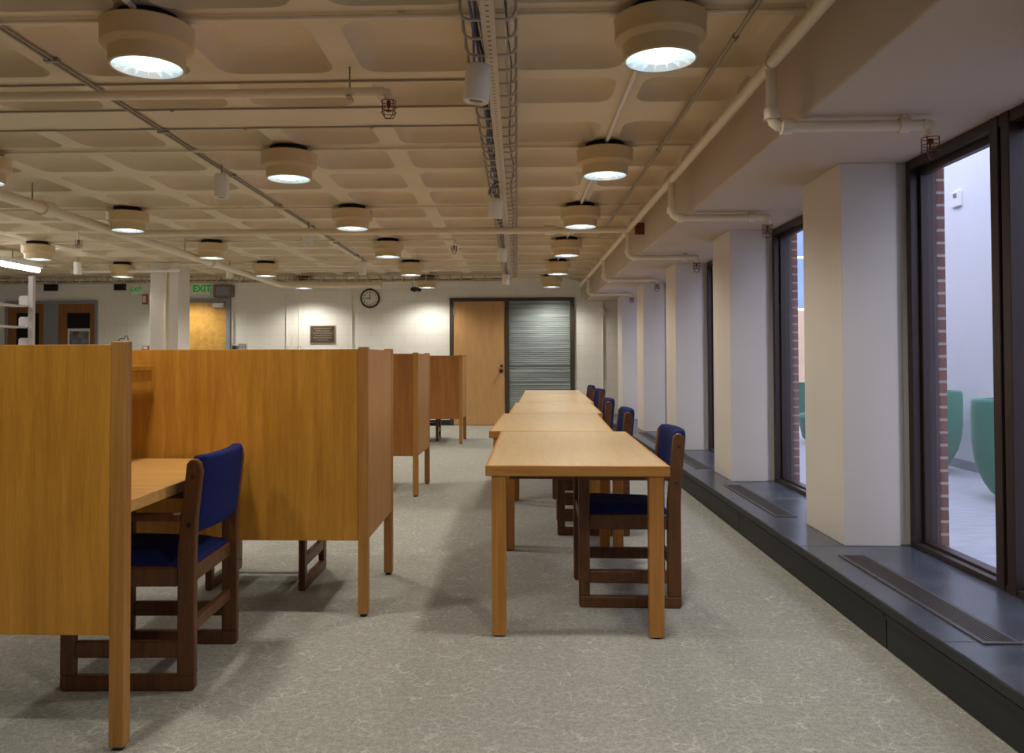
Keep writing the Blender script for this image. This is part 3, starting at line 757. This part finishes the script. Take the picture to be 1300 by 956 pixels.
m.box(-.145, .95, Y0 - .03, Y0 - .006, 1.075, 1.10).box(-.148, .953, Y0 - .045, Y0 - .006, 2.20, 2.243)
m.build('slatted_blind', 'blind_metal', d1)

d2 = sempty('door_2')
m = MB(); m.box(-6.10, -6.03, Y0 - .045, Y0, 0, 2.32).box(-5.31, -5.235, Y0 - .045, Y0, 0, 2.32).box(-6.03, -5.31, Y0 - .045, Y0, 2.255, 2.32); m.build('frame', 'grey_frame', d2, bevel=.004)
lf = MB().box(-6.028, -5.312, Y0 - .03, Y0 - .001, .008, 2.25).build('leaf', 'door_yellow', d2, bevel=.003)
MB().box(-5.545, -5.335, Y0 - .085, Y0 - .03, 2.15, 2.235).build('door_closer', 'metal_plate', lf, bevel=.006)
MB().tube([(-5.96, Y0 - .03, 1.0), (-5.96, Y0 - .09, 1.0)], .025, 16).build('knob', 'metal_plate', lf)
def office_door(nm, x0, x1, poster):
    d = sempty(nm); m = MB()
    m.box(x0 - .05, x0, Y0 - .045, Y0, 0, 2.29).box(x1, x1 + .05, Y0 - .045, Y0, 0, 2.29).box(x0, x1, Y0 - .045, Y0, 2.235, 2.29); m.build('frame', 'grey_frame', d, bevel=.004)
    a, b = x0 + .16, x1 - .09
    m = MB(); m.box(x0, a, Y0 - .03, Y0 - .001, .01, 2.232).box(b, x1, Y0 - .03, Y0 - .001, .01, 2.232).box(a, b, Y0 - .03, Y0 - .001, 2.07, 2.232).box(a, b, Y0 - .03, Y0 - .001, .01, .95)
    lf = m.build('leaf', 'door_brown', d)
    MB().box(a, b, Y0 - .018, Y0 - .012, .95, 2.07).build('glazing', 'dark_glass', d)
    if poster:
        MB().box(a + .012, b, Y0 - .024, Y0 - .0185, .95, 1.78).build('notice', 'white_plastic', d); MB().box(a + .05, b - .02, Y0 - .0265, Y0 - .0245, .98, 1.73).build('notice_picture', 'poster', d)
    return d
office_door('door_3', -9.38, -8.70, False); office_door('door_4', -8.43, -7.75, True)
struct(MB().box(-8.648, -8.482, Y0 - .04, Y0 - .001, 0, 2.29).build('trim_1', 'grey_frame'))

es = thing('exit_sign', 'lit green EXIT sign above the yellow wooden door', 'exit sign', (-5.80, Y0, 2.495))
MB().box(-.20, .20, -.05, 0, -.118, .118).build('sign_box', 'exit_pale', es, bevel=.008)
text_mesh('lettering', 'EXIT', .165, 'exit_green', es, (.045, -.052, .0), depth=.001, bold=.006)
es2 = thing('exit_sign', 'green EXIT sign half hidden left of the square column', 'exit sign', (-6.98, Y0, 2.49))
MB().box(-.10, .12, -.05, 0, -.09, .09).build('sign_box', 'exit_pale', es2, bevel=.008)
text_mesh('lettering', 'EXIT', .10, 'exit_green', es2, (.01, -.052, .0), depth=.001, bold=.004)
ck = thing('wall_clock', 'round black rimmed wall clock showing nine', 'clock', (-2.67, Y0, 2.305))
def ydisc(m, r0, r1, ya, yb, n=48):
    pts = []
    prof = [(r0, ya), (r1, ya), (r1, yb), (r0, yb)]
    vs = [(r_ * math.cos(2 * PI * j / n), y_, r_ * math.sin(2 * PI * j / n)) for r_, y_ in prof for j in range(n)]
    fs = [(i * n + j, i * n + (j + 1) % n, ((i + 1) % 4) * n + (j + 1) % n, ((i + 1) % 4) * n + j) for i in range(4) for j in range(n)]
    m.add(vs, fs, False)
m = MB(); ydisc(m, .150, .176, -.05, -.0); m.build('rim', 'black', ck, bevel=.004)
m = MB(); ydisc(m, .0005, .151, -.03, -.001); m.build('dial', 'clock_white', ck)
for h in range(12):
    t = PI / 2 - 2 * PI * h / 12
    text_mesh('numeral', str(h or 12), .048, 'black', ck, (.118 * math.cos(t), -.0305, .118 * math.sin(t)), depth=.0006, bold=.001)
MB().box(-.005, .005, -.035, -.033, -.015, .105).build('minute_hand', 'black', ck)
MB().box(-.08, .015, -.038, -.036, -.006, .006).build('hour_hand', 'black', ck)
pq = thing('wall_plaque', 'brown metal plaque on the white block wall left of the clock', 'plaque', (-3.54, Y0, 1.655))
MB().box(-.235, .235, -.02, 0, -.165, .165).build('frame', 'plaque_light', pq, bevel=.004); MB().box(-.215, .215, -.024, -.02, -.147, .147).build('plate', 'plaque_metal', pq)
m = MB(); rn = random.Random(3)
for i in range(6):
    z = .105 - i * .042; wd = (.30, .24, .34, .28, .34, .2)[i]; x = -wd / 2
    while x < wd / 2: q = rn.uniform(.012, .04); m.box(x, x + q, -.0255, -.024, z - .008, z + .008); x += q + .008
m.build('engraving', 'plaque_light', pq)
def wallbox(name, label, cat, x0, x1, z0, z1, d, m, extra=None):
    r = thing(name, label, cat, ((x0 + x1) / 2, Y0, (z0 + z1) / 2)); hw, hz = (x1 - x0) / 2, (z1 - z0) / 2
    MB().box(-hw, hw, -d, 0, -hz, hz).build('casing', m, r, bevel=.006)
    if extra: MB().box(-hw * .7, hw * .7, -d - .004, -d, -hz * .7, hz * .7).build('face', extra, r)
    return r
wallbox('wall_speaker', 'brown box fixed above the right corner of the yellow door', 'speaker', -5.52, -5.165, 2.34, 2.56, .12, 'grey_box', 'grey_frame')
wallbox('wall_vent', 'dark square vent above the leftmost brown door', 'vent', -8.70, -8.45, 2.475, 2.60, .05, 'black', 'dark_gap')
wallbox('wall_vent', 'dark square vent right of the two brown doors, beside the half hidden exit sign', 'vent', -7.39, -7.18, 2.48, 2.60, .05, 'black', 'dark_gap')
wallbox('fire_alarm', 'small red alarm box low beside the square column, just above the screen', 'alarm', -6.85, -6.74, 1.385, 1.46, .05, 'red_plastic', 'white_plastic')
wallbox('alarm_strobe', 'red alarm light high up left of the square column', 'alarm', -6.86, -6.77, 2.22, 2.40, .06, 'red_plastic', 'white_plastic')
wallbox('card_reader', 'small dark reader beside the yellow door frame', 'reader', -5.20, -5.11, 1.385, 1.46, .04, 'grey_box', 'black')
wallbox('light_switch', 'grey switch plate right of the yellow door, just above the screen', 'switch', -5.09, -4.95, 1.365, 1.49, .02, 'grey_frame', 'metal_plate')
wallbox('junction_box', 'small cream box on the conduit near the far right corner', 'box', 1.495, 1.575, 1.98, 2.12, .06, 'pipe_white', 'white_plastic')
for (x, za, zb, lb) in ((-3.0, 0, 2.655, 'upright cream conduit on the back wall between plaque and clock'), (-4.20, 0, 2.40, 'upright cream conduit on the back wall below the bend of the thick main'),
                        (-3.97, 0, 2.40, 'slim upright conduit on the back wall just left of the plaque'), (-5.19, 1.5, 2.655, 'upright cream conduit beside the yellow door frame'), (1.54, .1, 2.23, 'upright cream conduit at the far right corner of the back wall')):
    p = thing('wall_conduit', lb, 'conduit', (x, Y0 - .022, za)); MB().tube([(0, 0, 0), (0, 0, zb - za)], .013, 12).build('run', 'pipe_white', p)
    for zz in (1.45, 2.2):
        if za < zz < zb: MB().box(-.035, .035, .0, .021, zz - za - .01, zz - za + .01).build('strap', 'pipe_white', p)
p = thing('wall_conduit', 'thin curved conduit dropping beside the soffit at the back wall', 'conduit', (.95, Y0 - .02, 2.62))
MB().tube([(0, 0, 0), (.12, 0, -.005), (.19, 0, -.05), (.21, 0, -.13), (.21, 0, -.33)], .014, 10).build('run', 'pipe_white', p)
kc = thing('security_camera', 'small black camera below the far downlight near the clock', 'camera', (-1.79, Y0 - .2, 2.66))
MB().tube([(-.09, 0, .104), (-.09, 0, -.19)], .005, 8).build('stem', 'conduit_metal', kc)
MB().tube([(-.11, 0, -.21), (-.045, -.01, -.21), (-.0, -.01, -.21)], [.03, .05, .03], 18).build('body', 'black', kc)
MB().tube([(.0, -.01, -.21), (.04, -.01, -.21), (.075, -.01, -.21)], [.03, .048, .03], 18).build('lens_housing', 'black', kc)

# square column standing in the room at left
cm = sempty('column'); MB().box(-5.49, -5.06, 12.10, 12.53, 0, CEIL).build('shaft', 'pillar_paint', cm, bevel=.006)
p = thing('column_conduit', 'cream conduit rising up the face of the square column and bending at the top', 'conduit', (-5.27, 12.075, .3))
MB().tube([(.03, 0, 0), (.03, 0, 2.22), (.04, 0, 2.28), (.08, 0, 2.315), (.16, 0, 2.32), (1.2, 0, 2.32)], .018, 12).build('run', 'pipe_paint', p)

# steel shelving range at the left edge with its light
sh = thing('steel_shelving', 'pale steel shelving at the left edge, only its end upright and bare shelves in view', 'shelving', (-5.77, 9.60, 0))
m = MB(); m.box(-.03, .03, -.05, 0, 0, 2.20); m.box(-.03, .03, -.95, -.90, 0, 2.20); m.box(-.03, .03, -1.85, -1.80, 0, 2.20); m.build('upright', 'shelf_paint', sh, bevel=.004)
for z in (.35, .65, .95, 1.33, 1.58, 1.83):
    s = MB().box(-.20, -.035, -1.80, -.055, z, z + .018).build('shelf', 'shelf_paint', sh)
    MB().prism([(-.14, z + .018), (-.03, z + .018), (-.03, z + .135), (-.12, z + .135), (-.14, z + .115)], -.052, -.046, 'Y').build('bracket', 'shelf_paint', s)
fl = thing('fluorescent_light', 'long bright fluorescent tube over the shelving at the left edge', 'light', (-6.62, 11.15, 2.44))
MB().box(-.06, .06, -3.6, 0, .03, .09).build('channel', 'white_plastic', fl, bevel=.004); MB().tube([(0, -3.58, 0), (0, -.02, 0)], .03, 14).build('tube', 'tube_glow', fl)
for yy in (-.6, -3.0): MB().tube([(0, yy, .09), (0, yy, .22)], .006, 8).build('hanger', 'conduit_metal', fl)
